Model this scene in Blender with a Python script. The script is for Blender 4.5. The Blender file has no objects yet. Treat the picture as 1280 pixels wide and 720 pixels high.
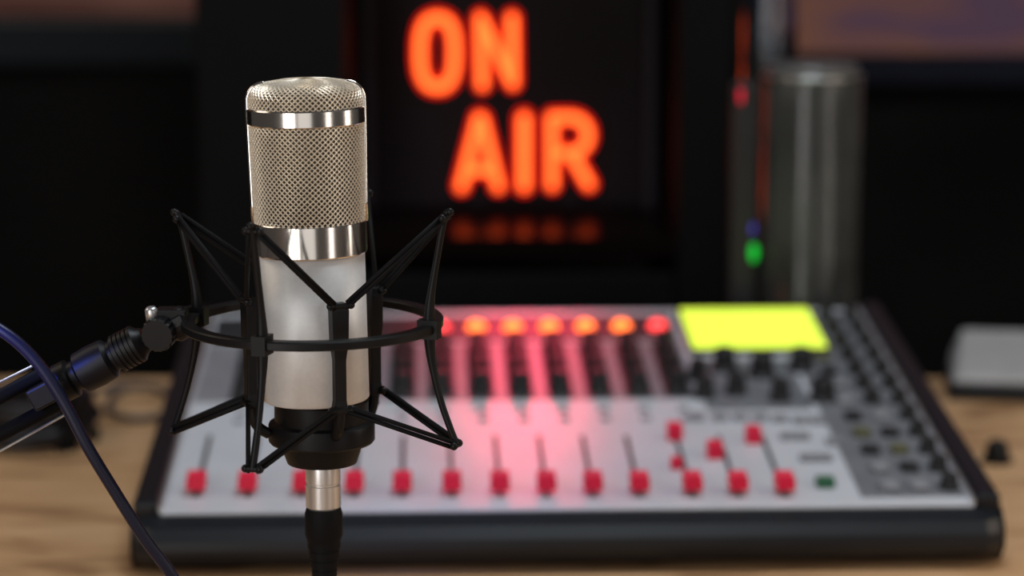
import bpy, math, random
from mathutils import Vector, Matrix
random.seed(4)
R = math.radians
scene = bpy.context.scene
scene.view_settings.view_transform = 'Standard'

# ------------------------------------------------------------------ camera
F = 3000.0
PITCH = R(10)
CAM = Vector((0, 0, 0.40))
cam_d = bpy.data.cameras.new("camera")
cam = bpy.data.objects.new("camera", cam_d)
scene.collection.objects.link(cam)
cam.location = CAM
cam.rotation_euler = (R(90) - PITCH, 0, 0)
cam_d.sensor_width = 36
cam_d.lens = 36 * F / 1280
cam_d.clip_start = 0.01
cam_d.dof.use_dof = True
cam_d.dof.focus_distance = 1.055
cam_d.dof.aperture_fstop = 4.8
cam_d.dof.aperture_blades = 0
scene.camera = cam

FW = Vector((0, math.cos(PITCH), -math.sin(PITCH)))
UP = Vector((0, math.sin(PITCH), math.cos(PITCH)))
def ray(u, v):
    return FW + Vector((1, 0, 0)) * ((u - 640) / F) - UP * ((v - 360) / F)
def at_y(u, v, y):          # point of the room on the vertical plane Y=y
    r = ray(u, v); return CAM + r * (y / r.y)
def at_z(u, v, z=0.0):      # point of the room on the horizontal plane Z=z
    r = ray(u, v); return CAM + r * ((z - CAM.z) / r.z)

# ------------------------------------------------------------------ materials
def mat(name, col, rough=0.5, metal=0.0, emit=None, es=0.0, var=0.08, scale=40, bump=0.0, coat=0.0, trans=0.0, ior=1.45, spec=0.5):
    m = bpy.data.materials.new(name); m.use_nodes = True
    nt = m.node_tree; b = nt.nodes["Principled BSDF"]
    tc = nt.nodes.new("ShaderNodeTexCoord")
    nz = nt.nodes.new("ShaderNodeTexNoise"); nz.inputs["Scale"].default_value = scale; nz.inputs["Detail"].default_value = 4
    nt.links.new(tc.outputs["Object"], nz.inputs["Vector"])
    rp = nt.nodes.new("ShaderNodeValToRGB")
    lo = [max(0, c * (1 - var)) for c in col]; hi = [min(1, c * (1 + var)) for c in col]
    rp.color_ramp.elements[0].position = 0.3; rp.color_ramp.elements[1].position = 0.7
    rp.color_ramp.elements[0].color = (*lo, 1); rp.color_ramp.elements[1].color = (*hi, 1)
    nt.links.new(nz.outputs["Fac"], rp.inputs["Fac"])
    nt.links.new(rp.outputs["Color"], b.inputs["Base Color"])
    b.inputs["Roughness"].default_value = rough
    b.inputs["Metallic"].default_value = metal
    b.inputs["Coat Weight"].default_value = coat
    b.inputs["Transmission Weight"].default_value = trans
    b.inputs["IOR"].default_value = ior
    b.inputs["Specular IOR Level"].default_value = spec
    if emit:
        b.inputs["Emission Color"].default_value = (*emit, 1)
        b.inputs["Emission Strength"].default_value = es
    if bump:
        bp = nt.nodes.new("ShaderNodeBump"); bp.inputs["Strength"].default_value = bump; bp.inputs["Distance"].default_value = 0.001
        nt.links.new(nz.outputs["Fac"], bp.inputs["Height"]); nt.links.new(bp.outputs["Normal"], b.inputs["Normal"])
    return m

def wood_mat():
    m = bpy.data.materials.new("desk_wood"); m.use_nodes = True
    nt = m.node_tree; b = nt.nodes["Principled BSDF"]
    tc = nt.nodes.new("ShaderNodeTexCoord"); mp = nt.nodes.new("ShaderNodeMapping")
    mp.inputs["Scale"].default_value = (3.4, 12, 6)
    nt.links.new(tc.outputs["Object"], mp.inputs["Vector"])
    n1 = nt.nodes.new("ShaderNodeTexNoise"); n1.inputs["Scale"].default_value = 2.0; n1.inputs["Detail"].default_value = 6; n1.inputs["Distortion"].default_value = 1.0
    nt.links.new(mp.outputs["Vector"], n1.inputs["Vector"])
    rp = nt.nodes.new("ShaderNodeValToRGB"); e = rp.color_ramp.elements
    e[0].position = 0.30; e[0].color = (0.20, 0.09, 0.038, 1)
    e[1].position = 0.72; e[1].color = (0.72, 0.46, 0.26, 1)
    x = rp.color_ramp.elements.new(0.46); x.color = (0.57, 0.335, 0.17, 1)
    nt.links.new(n1.outputs["Fac"], rp.inputs["Fac"])
    nt.links.new(rp.outputs["Color"], b.inputs["Base Color"])
    b.inputs["Roughness"].default_value = 0.5
    bp = nt.nodes.new("ShaderNodeBump"); bp.inputs["Strength"].default_value = 0.15; bp.inputs["Distance"].default_value = 0.002
    nt.links.new(n1.outputs["Fac"], bp.inputs["Height"]); nt.links.new(bp.outputs["Normal"], b.inputs["Normal"])
    return m

def window_mat(name, c1, c2, s):
    m = bpy.data.materials.new(name); m.use_nodes = True
    nt = m.node_tree; b = nt.nodes["Principled BSDF"]
    tc = nt.nodes.new("ShaderNodeTexCoord"); mp = nt.nodes.new("ShaderNodeMapping"); mp.inputs["Scale"].default_value = (3, 1, 16)
    nz = nt.nodes.new("ShaderNodeTexNoise"); nz.inputs["Scale"].default_value = 1.5
    rp = nt.nodes.new("ShaderNodeValToRGB")
    rp.color_ramp.elements[0].position = 0.38; rp.color_ramp.elements[0].color = (*c1, 1)
    rp.color_ramp.elements[1].position = 0.62; rp.color_ramp.elements[1].color = (*c2, 1)
    nt.links.new(tc.outputs["Object"], mp.inputs["Vector"]); nt.links.new(mp.outputs["Vector"], nz.inputs["Vector"])
    nt.links.new(nz.outputs["Fac"], rp.inputs["Fac"])
    nt.links.new(rp.outputs["Color"], b.inputs["Emission Color"]); b.inputs["Emission Strength"].default_value = s
    b.inputs["Base Color"].default_value = (0.004, 0.004, 0.005, 1); b.inputs["Roughness"].default_value = 0.8
    b.inputs["Specular IOR Level"].default_value = 0.02
    return m

M_WOOD = wood_mat()
M_BLACK = mat("black_plastic", (0.008, 0.008, 0.009), 0.45, spec=0.35)
M_BLACKM = mat("black_coated_metal", (0.005, 0.005, 0.006), 0.42, 0.0, bump=0.05, scale=300, spec=0.28)
M_RUB = mat("black_rubber", (0.005, 0.005, 0.006), 0.65, spec=0.18)
M_KNOB = mat("knob_black", (0.014, 0.015, 0.018), 0.5)
M_CHROME = mat("warm_chrome", (0.92, 0.86, 0.80), 0.17, 1.0, var=0.03)
M_SILVER = mat("satin_silver", (0.80, 0.80, 0.81), 0.46, 0.40, var=0.03, scale=500)
M_STEEL = mat("connector_nickel", (0.74, 0.74, 0.75), 0.30, 0.8, var=0.04)
M_GRILLE = mat("grille_wire", (0.96, 0.87, 0.74), 0.36, 0.6, var=0.06, scale=600)
M_LINING = mat("grille_lining", (0.15, 0.125, 0.095), 0.6, 0.3, var=0.3, scale=900)
M_PANEL = mat("mixer_panel_grey", (0.62, 0.65, 0.72), 0.38, 0.1, var=0.05, scale=25)
M_PANELD = mat("mixer_panel_dark", (0.03, 0.032, 0.038), 0.45, var=0.15)
M_UPPER = mat("upper_panel_grey", (0.24, 0.24, 0.27), 0.42, var=0.1)
M_STRIP = mat("channel_strip_dark", (0.030, 0.031, 0.036), 0.5, var=0.1)
M_SIDEP = mat("master_panel_grey", (0.17, 0.18, 0.205), 0.42, var=0.1)
M_MIXB = mat("mixer_body_black", (0.007, 0.009, 0.013), 0.36)
M_RED = mat("fader_red", (0.66, 0.008, 0.05), 0.42, emit=(1, 0.0, 0.04), es=0.06)
M_SLOT = mat("slot_black", (0.02, 0.02, 0.024), 0.6)
M_LITO = mat("lit_button_orange", (0.8, 0.2, 0.05), 0.4, emit=(1.0, 0.15, 0.025), es=3.4)
M_LITR = mat("lit_button_red", (0.8, 0.05, 0.05), 0.4, emit=(1.0, 0.06, 0.06), es=2.2)
M_LCD = mat("lcd_yellow_green", (0.4, 0.5, 0.05), 0.4, emit=(0.70, 0.90, 0.07), es=1.2, var=0.1)
M_OLIVE = mat("button_olive", (0.10, 0.10, 0.05), 0.5)
M_GREY = mat("button_grey", (0.24, 0.25, 0.28), 0.5)
M_SIGN = mat("sign_letters_red", (0.1, 0.006, 0.004), 0.6, emit=(1.0, 0.012, 0.005), es=0.9, spec=0.1)
M_CORE = mat("sign_letters_core", (0.1, 0.01, 0.005), 0.6, emit=(1.0, 0.115, 0.020), es=2.9, spec=0.1)
M_SIGNP = mat("sign_panel_black", (0.009, 0.005, 0.007), 0.6, spec=0.2)
M_CAB = mat("cabinet_black", (0.0045, 0.0045, 0.0050), 0.75, spec=0.10)
M_GLOSS = mat("gloss_black_shelf", (0.005, 0.003, 0.003), 0.22, spec=0.012)
M_WALL = mat("wall_dark", (0.014, 0.0135, 0.013), 0.9, var=0.35, scale=3, spec=0.05)
M_SILL = mat("sill_charcoal", (0.020, 0.024, 0.030), 0.7, spec=0.2)
M_FLOOR = mat("floor_dark", (0.03, 0.025, 0.022), 0.7, var=0.3, scale=5)
M_CAN = mat("smoked_glass", (0.075, 0.078, 0.074), 0.16, 0.0, var=0.5, scale=14, trans=0.45, spec=0.5)
M_RIM = mat("rim_metal", (0.50, 0.52, 0.53), 0.3, 0.9)
M_GLASS = mat("clear_glass", (0.62, 0.70, 0.80), 0.08, 0, trans=1.0, var=0.0)
M_DEVTOP = mat("device_light_grey", (0.42, 0.42, 0.43), 0.4)
M_CORD = mat("cord_black", (0.008, 0.008, 0.012), 0.4)
M_CORD_LIT = mat("cord_black_blue_lit", (0.006, 0.008, 0.028), 0.38)  # black cord; the blue highlight on it is put into the jacket colour
M_CORDB = mat("cord_blue_grey", (0.035, 0.04, 0.055), 0.5)
M_GRN = mat("led_green", (0, 0.3, 0.03), 0.4, emit=(0.0, 1.0, 0.06), es=0.5)
M_REDL = mat("led_red", (0.3, 0.0, 0.02), 0.4, emit=(1.0, 0.02, 0.05), es=0.55)
M_BLUL = mat("led_blue", (0.05, 0.05, 0.3), 0.4, emit=(0.15, 0.12, 1.0), es=0.45)

# ------------------------------------------------------------------ mesh helpers
def make(name, verts, faces, material, parent=None, loc=(0, 0, 0), rot=(0, 0, 0), smooth=False, bevel=0.0, segs=2, label=None):
    me = bpy.data.meshes.new(name); me.from_pydata([tuple(v) for v in verts], [], faces); me.update()
    if smooth:
        for p in me.polygons: p.use_smooth = True
    me.materials.append(material)
    o = bpy.data.objects.new(name, me); scene.collection.objects.link(o)
    o.location = loc; o.rotation_euler = rot
    if parent: o.parent = parent
    if label: o["label"] = label
    if bevel:
        b = o.modifiers.new("bevel", 'BEVEL'); b.width = bevel; b.segments = segs; b.limit_method = 'ANGLE'; b.angle_limit = R(40)
        b.harden_normals = False
    return o

def empty(name, loc, rot=(0, 0, 0), **props):
    o = bpy.data.objects.new(name, None); o.empty_display_size = 0.02
    scene.collection.objects.link(o); o.location = loc; o.rotation_euler = rot
    for k, v in props.items(): o[k] = v
    return o
def tag(o, **props):
    for k, v in props.items(): o[k] = v
    return o

def boxg(x0, x1, y0, y1, z0, z1):
    v = [(x, y, z) for z in (z0, z1) for y in (y0, y1) for x in (x0, x1)]
    f = [(0, 2, 3, 1), (4, 5, 7, 6), (0, 1, 5, 4), (2, 6, 7, 3), (0, 4, 6, 2), (1, 3, 7, 5)]
    return v, f
def merge(parts):
    V, Fc = [], []
    for v, f in parts:
        n = len(V); V += [Vector(a) for a in v]; Fc += [tuple(i + n for i in q) for q in f]
    return V, Fc
def xf(g, m):
    return [m @ Vector(a) for a in g[0]], g[1]

def latheg(prof, n=48, a0=0.0):
    V, Fc = [], []; rings = []
    for r, z in prof:
        if r < 1e-6:
            rings.append([len(V)]); V.append((0, 0, z))
        else:
            rings.append(list(range(len(V), len(V) + n)))
            V += [(r * math.cos(a0 + 2 * math.pi * i / n), r * math.sin(a0 + 2 * math.pi * i / n), z) for i in range(n)]
    for a, b in zip(rings, rings[1:]):
        for i in range(n):
            j = (i + 1) % n
            if len(a) == 1 and len(b) == 1: continue
            if len(a) == 1: Fc.append((a[0], b[j], b[i]))
            elif len(b) == 1: Fc.append((a[i], a[j], b[0]))
            else: Fc.append((a[i], a[j], b[j], b[i]))
    return V, Fc

def smooth_pts(pts, n=8, closed=False):
    P = [Vector(p) for p in pts]; out = []
    N = len(P); rng = N if closed else N - 1
    for i in range(rng):
        if closed: a, b, c, d = P[(i - 1) % N], P[i], P[(i + 1) % N], P[(i + 2) % N]
        else: a, b, c, d = P[max(i - 1, 0)], P[i], P[i + 1], P[min(i + 2, N - 1)]
        for k in range(n):
            t = k / n
            out.append(0.5 * ((2 * b) + (-a + c) * t + (2 * a - 5 * b + 4 * c - d) * t * t + (-a + 3 * b - 3 * c + d) * t ** 3))
    if not closed: out.append(P[-1])
    return out

def tubeg(pts, r, n=10, closed=False, flat=1.0, upv=None):
    P = [Vector(p) for p in pts]; N = len(P); V, Fc = [], []
    prev = None
    for i, p in enumerate(P):
        if closed: t = (P[(i + 1) % N] - P[(i - 1) % N]).normalized()
        else: t = (P[min(i + 1, N - 1)] - P[max(i - 1, 0)]).normalized()
        if upv is not None: a = Vector(upv)
        elif prev is None: a = Vector((0, 0, 1)) if abs(t.z) < 0.9 else Vector((1, 0, 0))
        else: a = prev
        a = (a - t * a.dot(t)).normalized(); b = t.cross(a); prev = a
        rr = r[i] if isinstance(r, (list, tuple)) else r
        for k in range(n):
            th = 2 * math.pi * k / n
            V.append(p + a * (math.cos(th) * rr * flat) + b * (math.sin(th) * rr))
    for i in range(N if closed else N - 1):
        j = (i + 1) % N
        for k in range(n):
            l = (k + 1) % n
            Fc.append((i * n + k, i * n + l, j * n + l, j * n + k))
    if not closed:
        Fc.append(tuple(reversed(range(n)))); Fc.append(tuple(range((N - 1) * n, N * n)))
    return V, Fc

def ballg(c, r, n=12):
    prof = [(r * math.sin(math.pi * i / 8), -r * math.cos(math.pi * i / 8)) for i in range(9)]
    prof[0] = (0, -r); prof[-1] = (0, r)
    return xf(latheg(prof, n), Matrix.Translation(c))

# ------------------------------------------------------------------ room
def struct(name, box, m):
    return tag(make(name, *boxg(*box), m), kind="structure")
struct("floor", (-2.4, 2.4, -0.6, 2.75, -0.80, -0.75), M_FLOOR)
YW = 2.70
zl = at_y(100, 20, YW).z; zr = at_y(1200, 66, YW).z
zl2 = at_y(100, 76, YW).z; zr2 = at_y(1200, 104, YW).z
parts = [boxg(-2.4, 2.4, YW, YW + 0.08, -0.80, min(zl, zr) - 0.02),
         boxg(-0.30, 0.28, YW, YW + 0.08, min(zl, zr) - 0.02, 1.9),
         boxg(-2.4, -1.6, YW, YW + 0.08, min(zl, zr) - 0.02, 1.9), boxg(1.6, 2.4, YW, YW + 0.08, min(zl, zr) - 0.02, 1.9),
         boxg(-1.6, -0.30, YW, YW + 0.08, 1.2, 1.9), boxg(0.28, 1.6, YW, YW + 0.08, 1.2, 1.9)]
tag(make("wall_back", *merge(parts), M_WALL), kind="structure")
M_W1 = window_mat("dusk_glass_warm", (0.045, 0.018, 0.014), (0.095, 0.045, 0.034), 1.0)
M_W2 = window_mat("dusk_glass_violet", (0.120, 0.052, 0.030), (0.060, 0.034, 0.054), 1.0)
struct("window_1", (-1.6, -0.30, YW + 0.02, YW + 0.04, zl - 0.015, 1.2), M_W1)
struct("window_2", (0.28, 1.6, YW + 0.02, YW + 0.04, min(zl, zr) - 0.02, 1.2), M_W2)
tag(make("trim_1", *boxg(-1.62, -0.28, YW - 0.03, YW + .02, min(zl, zr) - 0.012, zl), M_SILL, bevel=0.004), kind="structure")
tag(make("trim_2", *boxg(0.26, 1.62, YW - 0.03, YW, zr2, zr), mat("sill_blue_black", (0.014, 0.016, 0.028), 0.7, spec=0.2), bevel=0.004), kind="structure")
tag(make("trim_3", *boxg(-1.62, -0.28, YW - 0.035, YW - .0302, zl - .006, zl - .001), mat("sill_edge_pale", (0.10, 0.095, 0.09), 0.5), bevel=0.001), kind="structure")

# ------------------------------------------------------------------ desk
desk = empty("desk", (0, 1.1, -0.75), label="light tan wooden desk with visible grain", category="desk")
YB = 1.862
make("desk_top", *boxg(-0.95, 0.95, 0.30 - 1.1, YB - 1.1, 0.712, 0.75), M_WOOD, desk, bevel=0.004)
for x in (-0.88, 0.82):
    for y in (-0.74, 0.68):
        make("leg", *boxg(x, x + 0.06, y, y + 0.06, 0, 0.712), M_BLACKM, desk, bevel=0.003)

# ------------------------------------------------------------------ cabinet with niche + sign
YC = 1.93
cx0, cx1 = at_y(247, 200, YC).x, at_y(914, 200, YC).x
nx0, nx1 = at_y(432, 200, YC).x, at_y(848, 200, YC).x
YS = 2.09
nz0 = at_y(640, 262, YS).z
ctop = 0.62; ntop = 0.42
cab = empty("equipment_cabinet", ((cx0 + cx1) / 2, YC + 0.2, -0.75), label="tall matte black equipment cabinet with an open niche", category="cabinet")
ox = (cx0 + cx1) / 2; oy = YC + 0.2; oz = -0.75
def cb(name, x0, x1, y0, y1, z0, z1, m, bev=0.003, **k):
    return tag(make(name, *boxg(x0 - ox, x1 - ox, y0 - oy, y1 - oy, z0 - oz, z1 - oz), m, cab, bevel=bev), **k)
cb("side_panel", cx0, nx0, YC, 2.35, oz, ctop, M_CAB)
cb("side_panel", nx1, cx1, YC, 2.35, oz, ctop, M_CAB)
cb("door", nx0 + .001, nx1 - .001, YC + .002, YC + 0.02, oz + .05, nz0 - 0.03, M_CAB)
cb("shelf", nx0, nx1, YC, 2.35, nz0 - 0.018, nz0, M_GLOSS, 0.002, label="glossy black shelf")
cb("back_panel", nx0, nx1, 2.20, 2.35, nz0, ctop, M_CAB)
cb("top_panel", nx0, nx1, YC, 2.20, ntop, ctop, M_CAB)

sign = empty("on_air_sign", (0.0, YS, nz0 + .0005), label="illuminated red ON AIR sign in a black frame", category="sign")
sx0, sx1 = at_y(468, 200, YS).x, at_y(805, 200, YS).x
sz1 = 0.135 + nz0 + 0.10
H = sz1 - nz0
make("sign_panel", *boxg(sx0, sx1, 0.004, 0.05, 0.0, H), M_SIGNP, sign, bevel=0.002)
fr = 0.010
M_FRAME = mat("sign_frame_dark", (0.018, 0.014, 0.020), 0.55, spec=0.3)
make("sign_frame", *merge([boxg(sx0 - fr, sx0, -0.012, 0.055, 0.0, H + fr), boxg(sx1, sx1 + fr, -0.012, 0.055, 0, H + fr),
                           boxg(sx0, sx1, -0.012, 0.055, H, H + fr)]), M_FRAME, sign, bevel=0.002)
PXM = F / (Vector((0, YS, nz0)) - CAM).dot(FW)
def L(u, v):
    p = at_y(u, v, YS); return (p.x, -0.002, p.z - nz0)
def strokes_mesh(strokes, hw, depth, yo):
    gs = []
    for st, closed in strokes:
        pts = [L(*p) for p in st]
        gs.append(tubeg(pts, hw / PXM, 14, closed))
        if not closed:
            gs.append(ballg(pts[0], hw / PXM)); gs.append(ballg(pts[-1], hw / PXM))
    V, Fc = merge(gs)
    return [Vector((a.x, yo + (a.y + 0.002) * depth, a.z)) for a in V], Fc
def letter(name, strokes, hw=12.0):
    o = make(name, *strokes_mesh(strokes, hw, 0.45, -0.002), M_SIGN, sign, smooth=True)
    make("light_core", *strokes_mesh(strokes, hw * 0.50, 0.45, -0.0058), M_CORE, o, smooth=True, label="bright orange-red glowing core")
def sup(cx, cy, rx, ry, n=40, e=2.6):
    o = []
    for i in range(n):
        t = 2 * math.pi * i / n; c, s = math.cos(t), math.sin(t)
        o.append((cx + rx * math.copysign(abs(c) ** (2 / e), c), cy + ry * math.copysign(abs(s) ** (2 / e), s)))
    return o
letter("letter_o", [(sup(547, 66, 21.5, 43), True)], 11.5)
letter("letter_n", [([(603, 106), (601, 23)], False), ([(601, 23), (641, 104)], False), ([(641, 104), (640, 23)], False)], 11)
letter("letter_a", [([(577, 233), (599, 148)], False), ([(602, 148), (623, 233)], False), ([(585, 212), (615, 212)], False), ([(599, 148), (602, 148)], False)], 11)
letter("letter_i", [([(655, 148), (655, 232)], False)], 12.5)
rb = [(691, 147)] + [(714 + 21 * math.sin(R(a)), 169 - 22 * math.cos(R(a))) for a in range(0, 181, 20)] + [(691, 191)]
letter("letter_r", [([(690, 231), (690, 147)], False), (rb, False), ([(714, 192), (736, 230)], False)], 11)

# ------------------------------------------------------------------ mixer
W2 = 0.252; DEP = 0.392; ZF = 0.031; ZBk = 0.076
TILT = math.atan((ZBk - ZF) / DEP)
YAW = R(2.2)
mloc = Vector((0.0335, 1.340, 0.0))
mixer = empty("audio_mixer", mloc, (0, 0, YAW), label="black audio mixing console with light grey panel and red faders", category="audio mixer")
MW = Matrix.Translation(mloc) @ Matrix.Rotation(YAW, 4, 'Z')
pn = (MW.to_3x3() @ Vector((0, -math.sin(TILT), math.cos(TILT))))
pp = MW @ Vector((0, 0, ZF + 0.0025))
def mp(u, v):
    r = ray(u, v); t = (pp - CAM).dot(pn) / r.dot(pn)
    return MW.inverted() @ (CAM + r * t)
def zt(y): return ZF + (ZBk - ZF) * y / DEP
prof = [(0.006, 0.003), (-0.010, 0.006), (-0.016, 0.013), (-0.015, 0.021), (-0.009, 0.0275), (0.002, ZF), (DEP, ZBk), (DEP + 0.006, ZBk - 0.006), (DEP + 0.006, 0.003)]
V = []; Fc = []
xs = [-W2, -W2 + 0.004, -W2 + 0.012, W2 - 0.012, W2 - 0.004, W2]
ins = [0.012, 0.004, 0, 0, 0.004, 0.012]
for x, i_ in zip(xs, ins):
    for (y, z) in prof:
        yy = y + i_ if y < 0.003 else y
        V.append((x, yy, z))
n = len(prof)
for a in range(len(xs) - 1):
    for k in range(n):
        l = (k + 1) % n
        Fc.append((a * n + k, a * n + l, (a + 1) * n + l, (a + 1) * n + k))
Fc.append(tuple(range(n))); Fc.append(tuple(reversed(range((len(xs) - 1) * n, len(xs) * n))))
make("mixer_body", V, Fc, M_MIXB, mixer, bevel=0.003, segs=3)
for x in (-0.2, 0.2):
    for y in (0.03, 0.36):
        make("foot", *latheg([(0, 0), (0.01, 0), (0.01, 0.0035), (0, 0.0035)], 20), M_RUB, mixer, (x, y, 0))
T3 = (TILT, 0, 0)
def onp(x, y, h=0.0): return (x, y - math.sin(TILT) * h, zt(y) + math.cos(TILT) * h)
p0 = onp(0, 0.004); LEN = (DEP - 0.006) / math.cos(TILT)
make("control_panel", *boxg(-0.236, 0.236, 0, LEN, 0, 0.0025), M_PANEL, mixer, p0, T3, bevel=0.001)
for sx in (-1, 1):
    a, b = sorted((sx * 0.237, sx * 0.2515))
    make("side_rail", *boxg(a, b, 0.0, LEN, -0.004, 0.008), M_MIXB, mixer, p0, T3, bevel=0.003, segs=3)
    a, b = sorted((sx * 0.2345, sx * 0.2368))
    make("edge_trim", *boxg(a, b, 0.002, LEN - .002, 0.002, 0.0045), M_STEEL, mixer, p0, T3)
pa = mp(400, 428); pb = mp(400, 398)
xr = mp(842, 412).x
make("rear_strip", *boxg(-0.232, xr, 0, (pb.y - pa.y), 0.0, 0.0012), M_PANELD, mixer, onp(0, pa.y, 0.0025), T3)
SPX = 0.172
make("master_strip", *boxg(SPX, 0.2335, 0.012, LEN - .012, 0.0025, 0.0032), M_SIDEP, mixer, p0, T3)
def knobg(r, h):
    g = latheg([(0, h), (r * 0.72, h), (r * 0.85, h - 0.001), (r * 0.95, 0.003), (r * 1.15, 0.0015), (r * 1.15, 0), (0, 0)], 20)
    return merge([g, boxg(-0.0006, 0.0006, 0, r * 0.8, h, h + 0.0005)])
def place(name, g, m, u=None, v=None, xy=None, h=0.0025, parent=None, **k):
    x, y = xy if xy else (mp(u, v).x, mp(u, v).y)
    return make(name, g[0], g[1], m, mixer, onp(x, y, h), T3, **k)
# faders
caps_u = [246, 310, 378, 443, 503, 565, 625, 683, 741, 799, 865, 922, 980]
capg = ([(-.0058, -.0075, 0), (.0058, -.0075, 0), (.0058, .0075, 0), (-.0058, .0075, 0),
         (-.0055, -.0062, .0085), (.0055, -.0062, .0085), (.0055, .0062, .0085), (-.0055, .0062, .0085),
         (-.0055, -.001, .0065), (.0055, -.001, .0065), (.0055, .001, .0065), (-.0055, .001, .0065)],
        [(3, 2, 1, 0), (0, 1, 5, 4), (2, 3, 7, 6), (4, 5, 9, 8), (8, 9, 10, 11), (11, 10, 6, 7), (0, 4, 8, 11, 7, 3), (1, 2, 6, 10, 9, 5)])
for u in caps_u:
    c = mp(u, 615)
    top = mp(u, 545); s0 = mp(u, 622).y; s1 = top.y
    sl = make("fader", *boxg(-0.0013, 0.0013, s0 - c.y, s1 - c.y, 0, 0.0006), M_SLOT, mixer, onp(c.x, c.y, 0.0025), T3)
    cap = make("fader_cap", capg[0], capg[1], M_RED, sl, (0, 0, 0.0035), bevel=0.0009)
    make("stem", *boxg(-0.0008, 0.0008, -0.002, 0.002, 0, 0.0036), M_BLACK, sl, (0, 0, 0))
for (u, v) in [(843, 548), (941, 552), (893, 571), (845, 585)]:
    s = 1.0 if (u, v) != (845, 585) else 0.7
    place("push_button", boxg(-.0048 * s, .0048 * s, -.005 * s, .005 * s, 0, .010 * s), M_RED, u, v, bevel=0.001, label="red push button")
# lit buttons
pitch = (mp(822, 412).x - mp(550, 412).x) / 6
lx0 = mp(550, 412).x; ly = mp(600, 413).y
dome = latheg([(0, .0055), (.004, .005), (.0062, .0032), (.0068, 0), (0, 0)], 20)
cols = [lx0 + pitch * i for i in range(-7, 7)]
for i, x in enumerate(cols):
    if x < -0.225: continue
    k = i - 7
    if k >= 0:
        place("lit_button", dome, M_LITR if k in (0, 6) else M_LITO, xy=(x, ly), h=0.0037, smooth=True, label="glowing red button" if k in (0, 6) else "glowing orange button")
# grey upper field with dark channel strips and knobs
kg = knobg(0.0068, 0.014)
ya, yb_ = mp(640, 500).y, mp(640, 429).y
make("upper_field", *boxg(-.2335, xr + .001, 0, (yb_ - ya) / math.cos(TILT), 0, 0.0004), M_UPPER, mixer, onp(0, ya, 0.0025), T3)
for i, x in enumerate(cols):
    if x < -0.225: continue
    make("channel_strip", *boxg(-.0090, .0090, .001, (yb_ - ya) / math.cos(TILT) - .001, 0.0004, 0.0009), M_STRIP, mixer, onp(x, ya, 0.0025), T3)
    for v in (440, 455, 471, 489):
        place("knob", kg, M_KNOB, xy=(x, mp(640, v).y), h=0.0032)
    for v in (514, 526):
        place("channel_button", boxg(-.003, .003, -.002, .002, 0, .002), M_GREY, xy=(x, mp(640, v).y))
# display
c = [mp(847, 395), mp(1010, 393), mp(1032, 441), mp(870, 445)]
y0 = (c[2].y + c[3].y) / 2; y1 = (c[0].y + c[1].y) / 2; x0 = (c[0].x + c[3].x) / 2; x1 = (c[1].x + c[2].x) / 2
disp = make("display", *boxg(x0 - .003, x1 + .003, 0, y1 - y0 + .004, 0, 0.004), M_PANELD, mixer, onp(0, y0, 0.0025), T3, bevel=0.001)
make("display_screen", *boxg(x0, x1, 0.002, y1 - y0 + .002, 0.004, 0.0048), M_LCD, disp, label="glowing yellow-green screen")
ma, mb = mp(950, 512), mp(950, 450)
make("master_field", *boxg(xr + .004, SPX - .004, 0, mb.y - ma.y, 0, 0.0005), M_SIDEP, mixer, onp(0, ma.y, 0.0025), T3)
big = knobg(0.0085, 0.015)
for (u, v) in [(905, 462), (952, 470), (1001, 462), (1028, 500), (872, 474), (975, 500), (920, 492), (880, 496)]:
    place("knob", big if u in (905, 1001, 1028, 952) else kg, M_KNOB, u, v, h=0.0030)
for (u, v) in [(900, 524), (925, 524), (950, 524), (975, 526), (1000, 528), (870, 524), (1002, 548), (985, 548), (1010, 575), (1030, 575), (1042, 555), (1022, 528)]:
    place("channel_button", boxg(-.005, .005, -.004, .004, 0, .0035), M_GREY, u, v, bevel=0.0008)
kr = knobg(0.0056, 0.009)
xe = 0.226
for r_ in range(12):
    y = 0.028 + r_ * 0.0305
    for cidx in range(3):
        x = xe - cidx * 0.0178
        if cidx == 0 or (r_ > 4 and cidx == 1):
            place("knob", kr, M_KNOB, xy=(x, y), h=0.0032)
        else:
            m = [M_KNOB, M_GREY, M_OLIVE, M_GREY, M_KNOB][(r_ * 2 + cidx * 3) % 5]
            place("push_button", boxg(-.0055, .0055, -.006, .006, 0, .004), m, xy=(x, y), h=0.0032, bevel=0.0015)
M_GB = mat("button_green", (0.02, 0.11, 0.05), 0.4)
place("push_button", boxg(-.0055, .0055, -.005, .005, 0, .005), M_GB, 1031, 607, bevel=0.001, label="small green push button")

# ------------------------------------------------------------------ microphone
YM = 1.056
mx = (390 - 640) / 2800.0
def zv(v): return at_y(390, v, YM).z
ZC = 0.161
LEAN = R(-1.15)
mic = empty("microphone", (mx + 0.0012, YM, ZC), (0, LEAN, 0), label="silver studio condenser microphone with beige mesh grille and chrome bands", category="microphone")
zb2a, zb2b = zv(315) - ZC, zv(274) - ZC
zb1a, zb1b = zv(158) - ZC + .0015, zv(138) - ZC + 0.002
ztop = zv(98) - ZC
RB = 0.0239
BZ = 0.0025
b = make("microphone_body", *latheg([(0, BZ), (RB - .0006, BZ), (RB, BZ + 0.0006), (RB, zb2a), (0, zb2a)], 96), M_SILVER, mic, smooth=False)
for p in b.data.polygons: p.use_smooth = abs(p.normal.z) < 0.5
def band(z0, z1, r):
    o = make("chrome_band", *latheg([(r - .003, z0), (r - .0005, z0), (r, z0 + .0006), (r, z1 - .0006), (r - .0005, z1), (r - .003, z1)], 96), M_CHROME, mic, smooth=True)
    o.modifiers.new("e", 'EDGE_SPLIT').split_angle = R(35)
    return o
band(zb2a, zb2b, 0.0252)
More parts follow.
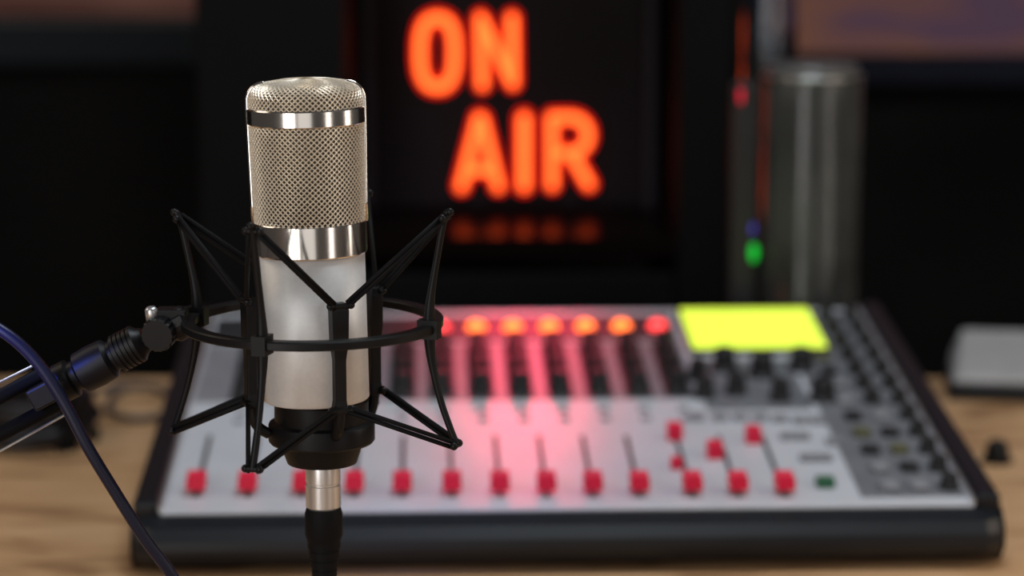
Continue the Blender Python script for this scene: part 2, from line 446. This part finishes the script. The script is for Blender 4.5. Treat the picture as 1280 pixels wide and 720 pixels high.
band(zb1a, zb1b, 0.0264)
RH = 0.0254
hp = [(RH - .0008, zb2b - 0.001), (RH, zb1a)]
CR = 0.0075
for a in range(0, 91, 15):
    hp.append((RH - CR + CR * math.cos(R(a)), ztop - 0.0018 - CR + CR * math.sin(R(a))))
hp += [(0.012, ztop - 0.0008), (0.003, ztop - .0002), (0.0005, ztop - .0002)]
def samp(pl, step):
    out = [pl[0]]; acc = 0
    for a, b_ in zip(pl, pl[1:]):
        d = math.hypot(b_[0] - a[0], b_[1] - a[1]); t = step - acc
        while t <= d:
            out.append((a[0] + (b_[0] - a[0]) * t / d, a[1] + (b_[1] - a[1]) * t / d)); t += step
        acc = d - (t - step)
    return out
NC = 62; STEP = 0.00122
rows = samp(hp, STEP)
def grille(name, rws, par0):
    V, Fc = [], []
    for j, (r, z) in enumerate(rws):
        off = 0.5 * ((j + par0) % 2)
        for i in range(NC):
            t = 2 * math.pi * (i + off) / NC
            V.append((r * math.cos(t), r * math.sin(t), z))
    for j in range(len(rws) - 2):
        for i in range(NC):
            e = (j + par0) % 2
            l = (i - 1) % NC if e == 0 else i
            rgt = i if e == 0 else (i + 1) % NC
            Fc.append((j * NC + i, (j + 1) * NC + rgt, (j + 2) * NC + i, (j + 1) * NC + l))
    o = make(name, V, Fc, M_GRILLE, mic)
    w = o.modifiers.new("wire", 'WIREFRAME'); w.thickness = 0.00094; w.use_even_offset = False; w.use_boundary = True
    return o
k1 = next(i for i, p in enumerate(rows) if p[1] > zb1a + 0.001)
grille("mesh_grille", rows[:k1 + 1], 0)
k0 = next(i for i, p in enumerate(rows) if p[1] > zb1b - 0.0015)
kend = max(i for i, p in enumerate(rows) if p[0] > 0.003)
grille("top_grille", rows[k0:kend + 1], 0)
lin = [(0, zb2b)] + [(max(r - 0.0013, 0), z - (0.001 if r < RH - .002 else 0)) for r, z in hp[:-1]] + [(0, ztop - .0011)]
make("grille_lining", *latheg(lin, 64), M_LINING, mic, smooth=True)
for az in (192, -6):
    pts = [((r + .0004) * math.cos(R(az)), (r + .0004) * math.sin(R(az)), z + 0.0003) for r, z in hp[:9]]
    make("head_frame_strip", *tubeg(smooth_pts(pts, 4), 0.0011, 10), M_CHROME, mic, smooth=True)

# ------------------------------------------------------------------ shock mount
ZR = zv(402)
mount = empty("shock_mount", (mx, YM, 0.134), label="black spider shock mount with elastic cords around the microphone", category="shock mount")
zr_ = ZR - 0.134
def pol(r, az, h): return Vector((r * math.cos(R(az)), r * math.sin(R(az)), zr_ + h))
RR = 0.0555
rg = [(RR - .0030, -.0014), (RR - .0025, -.0020), (RR + .0025, -.0020), (RR + .0031, -.0014), (RR + .0031, .0014), (RR + .0025, .0020), (RR - .0025, .0020), (RR - .0030, .0014), (RR - .0030, -.0014)]
o = make("outer_ring", *xf(latheg(rg, 96), Matrix.Translation((0, 0, zr_))), M_BLACKM, mount, smooth=True)
o.modifiers.new("e", 'EDGE_SPLIT').split_angle = R(35)
ARMS = [252, 342, 165, 72]
POSTS = [297, 27, 207, 117]
tops = {}; bots = {}; pt = {}; pb_ = {}
for az in ARMS:
    q_ = 0.0055 if az == 165 else 0.0
    path = [pol(.0655, az, .0525 - q_), pol(.0630, az, .050 - q_), pol(.0590, az, .030 - q_ / 2), pol(.0560, az, .012), pol(.0555, az, 0), pol(.0565, az, -.014), pol(.0610, az, -.033), pol(.0680, az, -.0515 - q_ * .4)]
    sp = smooth_pts(path, 6)
    rad = [0.00155 + 0.0011 * math.exp(-((p.z - zr_) / 0.014) ** 2) for p in sp]
    gs = [tubeg(sp, rad, 12)]
    tdir = Vector((-math.sin(R(az)), math.cos(R(az)), 0))
    for c_ in (path[1], path[-1]):
        gs.append(tubeg([c_ - tdir * .0030, c_ + tdir * .0030], 0.0014, 10))
        gs.append(ballg(c_ - tdir * .0033, .0018)); gs.append(ballg(c_ + tdir * .0033, .0018))
    gs.append(ballg(path[0], .0018))
    blk = xf(boxg(-.0046, .0046, -.0032, .0032, -.0042, .0042), Matrix.Translation(pol(RR, az, 0)) @ Matrix.Rotation(R(az), 4, 'Z'))
    gs.append(blk)
    make("mount_arm", *merge(gs), M_BLACKM, mount, smooth=True).modifiers.new("e", 'EDGE_SPLIT').split_angle = R(40)
    tops[az] = (path[1], tdir); bots[az] = (path[-1], tdir)
for az in POSTS:
    rp_ = 0.0300
    rot = Matrix.Rotation(R(az), 4, 'Z')
    prof_pts = [(.0135, .0030, .0022), (.010, .0040, .003), (-.004, .0036, .003), (-.012, .0026, .0024), (-.030, .0026, .0024), (-.036, .0034, .003)]
    V = []; Fc = []
    for (h, hw, hd) in prof_pts:
        for (sx, sy) in ((-1, -1), (1, -1), (1, 1), (-1, 1)):
            V.append(rot @ Vector((rp_ + sx * hd, sy * hw, 0)) + Vector((0, 0, zr_ + h)))
    m_ = len(prof_pts)
    for q in range(m_ - 1):
        for k in range(4):
            l = (k + 1) % 4
            Fc.append((q * 4 + k, (q + 1) * 4 + k, (q + 1) * 4 + l, q * 4 + l))
    Fc.append((0, 1, 2, 3)); Fc.append(tuple(reversed(range(4 * m_ - 4, 4 * m_))))
    gs = [(V, Fc)]
    tdir = Vector((-math.sin(R(az)), math.cos(R(az)), 0))
    for hh in (.0125, -.034):
        c_ = pol(rp_ + .0025, az, hh)
        gs.append(tubeg([c_ - tdir * .0045, c_ + tdir * .0045], .0013, 10))
        gs.append(ballg(c_ - tdir * .0048, .0018)); gs.append(ballg(c_ + tdir * .0048, .0018))
    gs.append(tubeg(smooth_pts([pol(rp_, az, -.034), pol(.028, az, -.044), pol(.0215, az, -.0495)], 5), .0024, 10))
    o = make("inner_post", *merge(gs), M_BLACKM, mount, bevel=0.0006)
    pt[az] = (pol(rp_ + .0025, az, .0125), tdir); pb_[az] = (pol(rp_ + .0025, az, -.034), tdir)
def near(a, b_): 
    d = (a - b_) % 360
    return min(d, 360 - d) < 60
for A in ARMS:
    for Pz in POSTS:
        if not near(A, Pz): continue
        for (S, E) in ((tops, pt), (bots, pb_)):
            s, sd = S[A]; e, ed = E[Pz]
            sgn = 1 if ((Pz - A) % 360) < 180 else -1
            gs = []
            for off in (-1, 1):
                a = s + sd * (sgn * .002) + Vector((0, 0, off * .0012)); c_ = e - ed * (sgn * .0028) + Vector((0, 0, off * .0011))
                mid = (a + c_) / 2
                gs.append(tubeg([a, mid, c_], .00105 if A != 165 else .0012, 8))
            make("elastic_cord", *merge(gs), M_RUB, mount, smooth=True)
cup = [(0, .0290), (.0205, .0290), (.0212, .0283), (.0212, .0195), (.0236, .0185), (.0240, .0175), (.0240, .0105), (.0232, .0095), (.0185, .0088), (.0172, .004), (.0158, 0), (.009, 0), (.009, .004), (0, .004)]
o = make("threaded_cup", *latheg(cup, 64), M_BLACKM, mount, (0.0034, 0, 0), smooth=True); o.modifiers.new("e", 'EDGE_SPLIT').split_angle = R(30)
sw = Vector((-0.0595, -0.002, zr_ + .001))
adir = Vector((-0.87, 0, -0.49)).normalized()
def along(g, origin, direction):
    q = direction.to_track_quat('Z', 'Y').to_matrix().to_4x4()
    return xf(g, Matrix.Translation(origin) @ q)
gs = [along(latheg([(0, -.002), (.0062, -.002), (.0075, 0), (.0075, .006), (.006, .008), (.006, .014), (0, .014)], 24), sw + Vector((.003, 0, 0)), adir),
      xf(boxg(-.010, .004, -.006, .006, -.0055, .0055), Matrix.Translation(sw))]
o = make("swivel_bracket", *merge(gs), M_BLACKM, mount, bevel=0.0008)
kp = sw + adir * .008
V, Fc = latheg([(0, -.011), (.0068, -.011), (.0074, -.010), (.0074, -.004), (.0050, -.003), (.0050, .009), (0, .009)], 36)
V = [Vector(a) for a in V]
V = [Vector((a.x * (1 + .06 * (i % 2)), a.y * (1 + .06 * (i % 2)), a.z)) if Vector((a.x, a.y)).length > .0066 else a for i, a in enumerate(V)]
make("thumb_screw", *along((V, Fc), kp, Vector((0.15, 1, .1)).normalized()), M_BLACKM, mount)
make("screw_tip", *along(latheg([(0, 0), (.0028, 0), (.0028, .007), (.002, .008), (0, .008)], 20), kp + Vector((-.004, -.004, .003)), Vector((-.1, -.2, 1)).normalized()), M_STEEL, mount, smooth=True, label="chrome screw tip")

# ------------------------------------------------------------------ boom arm
S0 = Vector((mx, YM, 0.134)) + sw + adir * 0.0175
base = Vector((-0.44, YM, 0.0))
pivot = Vector((-0.44, YM, 0.045))
arm = empty("boom_arm", base, label="black desktop boom arm with clutch joint and thin rods standing in for highlights", category="microphone stand")
d = (pivot - S0).normalized(); Ltot = (pivot - S0).length
so = S0 - base
cl = [(0, 0), (.0055, 0), (.0065, .002), (.0085, .004)]
for i in range(5):
    z = .004 + i * .0022; cl += [(.0088, z), (.0088, z + .0014), (.0080, z + .0016), (.0080, z + .0021)]
cl += [(.0070, .0155), (.0070, .017), (.0094, .019), (.0098, .026), (.0094, .033), (.0070, .0345), (.0070, .037), (.0090, .038), (.0090, .044), (.006, .047), (0, .047)]
o = make("clutch_joint", *along(latheg(cl, 32), so, d), M_BLACKM, arm, smooth=True); o.modifiers.new("e", 'EDGE_SPLIT').split_angle = R(30)
side = Vector((0, 1, 0)); nn = d.cross(side).normalized()
if nn.z < 0: nn = -nn
make("joint_bracket", *along(boxg(-.012, .012, -.005, .005, 0, .014), so + d * .043, d), M_BLACKM, arm, bevel=0.001)
for s_ in (-1, 1):
    make("arm_tube", *tubeg([so + d * .046 + nn * (.0075 * s_), so + d * (Ltot - .005) + nn * (.0075 * s_)], .0034, 14), M_RUB, arm, smooth=True)
for s_ in (-1, 1):  # thin bright rods added as the white highlights along the arm tubes
    make("highlight_rod", *tubeg([so + d * .047 + nn * (.013 * s_) + side * -.002, so + d * (Ltot - .01) + nn * (.020 * s_) + side * -.002], .0006, 8), M_STEEL, arm, smooth=True, label="thin bright rod standing in for a highlight")
make("pivot_bracket", *merge([boxg(-.024, .024, -.009, .009, .020, .068)]), M_BLACKM, arm, bevel=.004)
o = make("stand_base", *latheg([(0, 0), (.062, 0), (.065, .003), (.065, .010), (.058, .014), (.02, .020), (0, .020)], 64), M_BLACKM, arm, smooth=True); o.modifiers.new("e", 'EDGE_SPLIT').split_angle = R(30)

# ------------------------------------------------------------------ microphone cable
cab_o = Vector((mx + .0037, YM, 0.134))
cable = empty("microphone_cable", cab_o, label="black audio cable with silver connector plugged under the microphone", category="cable")
o = make("connector", *latheg([(0, .003), (.0078, .003), (.0080, .002), (.0080, -.009), (.0076, -.0093), (.0076, -.0102), (.0080, -.0105), (.0080, -.0205), (.0072, -.0215), (0, -.0215)], 40), M_STEEL, cable, smooth=True, label="silver metal connector barrel")
o.modifiers.new("e", 'EDGE_SPLIT').split_angle = R(30)
bt = [(0, -.0215), (.0078, -.0215), (.0086, -.024), (.0086, -.034), (.0078, -.036)]
for i in range(5):
    z = -.037 - i * .0045; r = .0076 - i * .0006
    bt += [(r, z), (r, z - .0028), (r - .0009, z - .0031), (r - .0009, z - .0043)]
bt += [(0, -.062)]
o = make("strain_relief", *latheg(bt, 32), M_RUB, cable, smooth=True); o.modifiers.new("e", 'EDGE_SPLIT').split_angle = R(30)
def cp(u, v, y=YM): return at_y(u, v, y) - cab_o
pts = [Vector((0, 0, -.058)), Vector((0.0, 0, -.075)), Vector((-.004, 0, -.096)), Vector((-.022, -.002, -.114)), Vector((-.045, -.006, -.100)),
       cp(225, 735, YM - .01), cp(180, 672, YM - .015), cp(142, 612, YM - .018), cp(108, 556, YM - .02), cp(78, 500, YM - .02), cp(42, 448, YM - .02), cp(0, 412, YM - .02),
       cp(-60, 385, YM - .015), cp(-150, 400, YM), cp(-300, 520, YM + .01), Vector((-.36, .02, -.08)), Vector((-.42, .10, -.1270)), Vector((-.48, .14, -.1300)), Vector((-.56, .20, -.1300))]
make("cord", *tubeg(smooth_pts(pts, 10), .0027, 12), M_CORD_LIT, cable, smooth=True)

# ------------------------------------------------------------------ things at the back of the desk
ycan = 1.784
xcn = at_y(1013, 230, ycan).x; wc = (at_y(1075, 230, ycan).x - at_y(951, 230, ycan).x) / 2
hc = at_y(1016, 80, ycan).z
can = empty("canister", (xcn, ycan, 0), label="tall smoked glass canister with a bright rim", category="canister")
o = make("canister_body", *latheg([(0, 0), (wc - .002, 0), (wc, .002), (wc, hc - .012), (wc - .001, hc - .010), (wc - .003, hc - .010), (wc - .003, .006), (0, .006)], 48), M_CAN, can, smooth=True); o.modifiers.new("e", 'EDGE_SPLIT').split_angle = R(30)
o = make("lid", *latheg([(0, hc - .010), (wc - .0032, hc - .010), (wc - .0032, hc - .002), (wc - .005, hc), (0, hc)], 48), mat("lid_grey", (0.09, 0.092, 0.09), 0.35), can, smooth=True); o.modifiers.new("e", 'EDGE_SPLIT').split_angle = R(30)
make("rim", *xf(tubeg([(wc * math.cos(2 * math.pi * i / 48) * .97, wc * math.sin(2 * math.pi * i / 48) * .97, 0) for i in range(48)], .0016, 8, True), Matrix.Translation((0, 0, hc - .0085))), M_RIM, can, smooth=True, label="bright metal rim")
rbt = 0.022
ybt = 1.838
xb = at_y(960, 100, ybt).x
need = wc + rbt + .001
dx = xcn - xb
if math.hypot(dx, ybt - ycan) < need: xb = xcn - math.sqrt(need ** 2 - (ybt - ycan) ** 2)
bot = empty("glass_bottle", (xb, ybt, 0), label="tall clear glass bottle standing beside the smoked canister", category="bottle")
prof_b = [(0, 0), (rbt - .003, 0), (rbt, .003), (rbt, .30), (rbt - .003, .325), (.014, .35), (.012, .37), (.012, .41), (.0100, .41), (.0100, .37), (.012, .349), (rbt - .0055, .323), (rbt - .0025, .30), (rbt - .0025, .006), (0, .005)]
make("bottle_body", *latheg(prof_b, 48), M_GLASS, bot, smooth=True)
make("bottle_cap", *latheg([(0, .405), (.0095, .405), (.0095, .411), (.0135, .411), (.0135, .425), (0, .425)], 32), M_BLACK, bot, smooth=False)
yr = 1.766
xr0, xr1 = at_y(914, 230, yr).x, at_y(947, 230, yr).x
hr = at_y(930, 102, yr).z
rx = (xr0 + xr1) / 2
rec = empty("wireless_receiver", (rx, yr, 0), label="slim upright black receiver with small coloured indicator lights", category="receiver")
make("housing", *boxg(xr0 - rx, xr1 - rx, 0, .012, 0, hr), mat("receiver_charcoal", (0.018, 0.018, 0.020), 0.5, spec=0.3), rec, bevel=.003)
def led(u, v, r, h, m, lab):
    p = at_y(u, v, yr) - Vector((rx, yr, 0))
    make("indicator_light", *xf(merge([ballg((0, 0, 0), 1.0)]), Matrix.Translation((p.x, -.0005, p.z)) @ Matrix.Diagonal((r, .0015, h, 1))), m, rec, smooth=True, label=lab)
led(942, 316, .0030, .0070, M_GRN, "green indicator light")
led(926, 120, .0020, .006, M_REDL, "red indicator light")
led(941, 286, .0012, .004, M_BLUL, "blue indicator light")

# grey wedge-shaped desk device
dv = at_z(1196, 505, 0.0)
dev = empty("desk_device", (dv.x + .06, dv.y + .05, 0), (0, 0, R(-9)), label="light grey wedge-shaped device with black base", category="electronic device")
def wedge(x0, x1, y0, y1, zf, zb, b0):
    V = [(x0, y0, b0), (x1, y0, b0), (x1, y1, b0), (x0, y1, b0), (x0 + .004, y0 + .003, zf), (x1, y0 + .003, zf), (x1, y1 - .003, zb), (x0 + .010, y1 - .003, zb)]
    return V, [(3, 2, 1, 0), (4, 5, 6, 7), (0, 1, 5, 4), (1, 2, 6, 5), (2, 3, 7, 6), (3, 0, 4, 7)]
make("base_shell", *wedge(-.06, .07, -.05, .055, .013, .026, 0), M_BLACK, dev, bevel=.004, segs=3)
make("top_shell", *wedge(-.056, .068, -.045, .052, .018, .038, .0130), M_DEVTOP, dev, bevel=.003, segs=3)
kb = at_z(1246, 577, 0.0)  # loose black knob left on the desk
kk = empty("loose_knob", kb, label="small round black knob standing on the wooden desk", category="adapter")
make("knob_body", *latheg([(0, 0), (.0085, 0), (.0092, .002), (.0080, .008), (.0062, .0135), (.0045, .015), (0, .0155)], 28), M_BLACK, kk, smooth=True)
make("collar", *latheg([(.0105, 0), (.0110, .0008), (.0105, .0022), (.0085, .0024), (.0085, 0), (.0105, 0)], 28), M_RUB, kk, smooth=True)

# coil of black cable on the desk
cc = at_z(42, 553, 0.0)
coil = empty("coiled_cable", cc, label="coil of thick black cable lying on the desk", category="cable")
pts = []
for i in range(6 * 16):
    t = 2 * math.pi * i / 16; k = i / 16
    rr = .042 - .0015 * (k % 3) + .002 * math.sin(t * .7)
    pts.append((rr * math.cos(t) * 1.02, rr * math.sin(t), .0042 + .0052 * k))
pts += [(.03, .03, .033), (.01, .045, .030), (-.02, .058, .018), (-.05, .06, .0045), (-.10, .055, .0045)]
make("cord", *tubeg(smooth_pts(pts, 3), .0040, 10), M_CORD, coil, smooth=True)
make("cable_tie", *xf(boxg(-.008, .008, -.004, .004, .001, .042), Matrix.Translation((.029, -.029, 0)) @ Matrix.Rotation(R(45), 4, 'Z')), M_RUB, coil, bevel=.002)
g0 = at_z(180, 515, 0.0)
gc = empty("loose_cable", g0, label="thin dark blue-grey cable looping on the desk", category="cable")
uv = [(96, 500), (130, 489), (175, 487), (215, 494), (235, 505), (205, 523), (165, 528), (135, 516), (150, 501), (190, 497), (222, 512)]
pts = [at_z(a, b_, 0.0) - g0 + Vector((0, 0, .0028 + (.0054 if i > 7 else 0))) for i, (a, b_) in enumerate(uv)]
make("cord", *tubeg(smooth_pts(pts, 8), .0027, 8), M_CORDB, gc, smooth=True)

# ------------------------------------------------------------------ lights
def area(name, loc, target, sx_, sy_, power, col=(1, 1, 1), spread=None):
    l = bpy.data.lights.new(name, 'AREA'); l.shape = 'RECTANGLE'; l.size = sx_; l.size_y = sy_; l.energy = power; l.color = col
    if spread: l.spread = R(spread)
    o = bpy.data.objects.new(name, l); scene.collection.objects.link(o); o.location = loc
    o.rotation_euler = (Vector(target) - Vector(loc)).to_track_quat('-Z', 'Y').to_euler(); return o
area("key_light", (-0.66, 0.0, 0.45), (-0.09, 1.05, .24), 0.42, 1.3, 7.2, (1, .98, .95))
area("front_softbox", (-0.05, -0.9, 0.35), (-0.09, 1.05, .22), 0.9, 1.4, 2.6, (1, .97, .94))  # added softbox behind the camera for the chrome to reflect
area("side_softbox", (1.15, -0.1, 0.35), (-0.09, 1.05, .22), 0.30, 1.3, 2.2, (1, .94, .89))  # narrower added softbox on the right, also there for metal reflections
area("top_light", (0.15, 1.35, 1.35), (0.05, 1.5, 0), 0.5, 0.4, 7.6, (.86, .94, 1))
area("rim_light", (0.75, 1.05, 0.45), (-0.09, 1.05, .22), 0.14, 0.7, 1.2, (1, .90, .80))
area("desk_light_warm", (0.9, 1.3, 0.7), (0.45, 1.5, 0), 0.4, 0.4, 1.3, (1, .82, .62))
area("desk_light_warm_side", (-0.85, 1.35, 0.8), (-0.35, 1.5, 0), 0.4, 0.4, 1.1, (1, .83, .64))
area("blue_accent", (-0.30, 0.93, 0.26), (-0.226, 1.036, .195), 0.02, 0.02, 0.010, (.06, .12, 1), 22)
area("red_spill_fill", (0.01, 1.88, 0.25), (0.01, 1.67, .067), 0.08, 0.05, 0.07, (1, .05, .11), 50)  # added red lamp that stands in for the sign's glow on the mixer

w = bpy.data.worlds.new("world"); scene.world = w; w.use_nodes = True
bg = w.node_tree.nodes["Background"]; bg.inputs[0].default_value = (0.85, 0.78, 0.74, 1); bg.inputs[1].default_value = 0.05
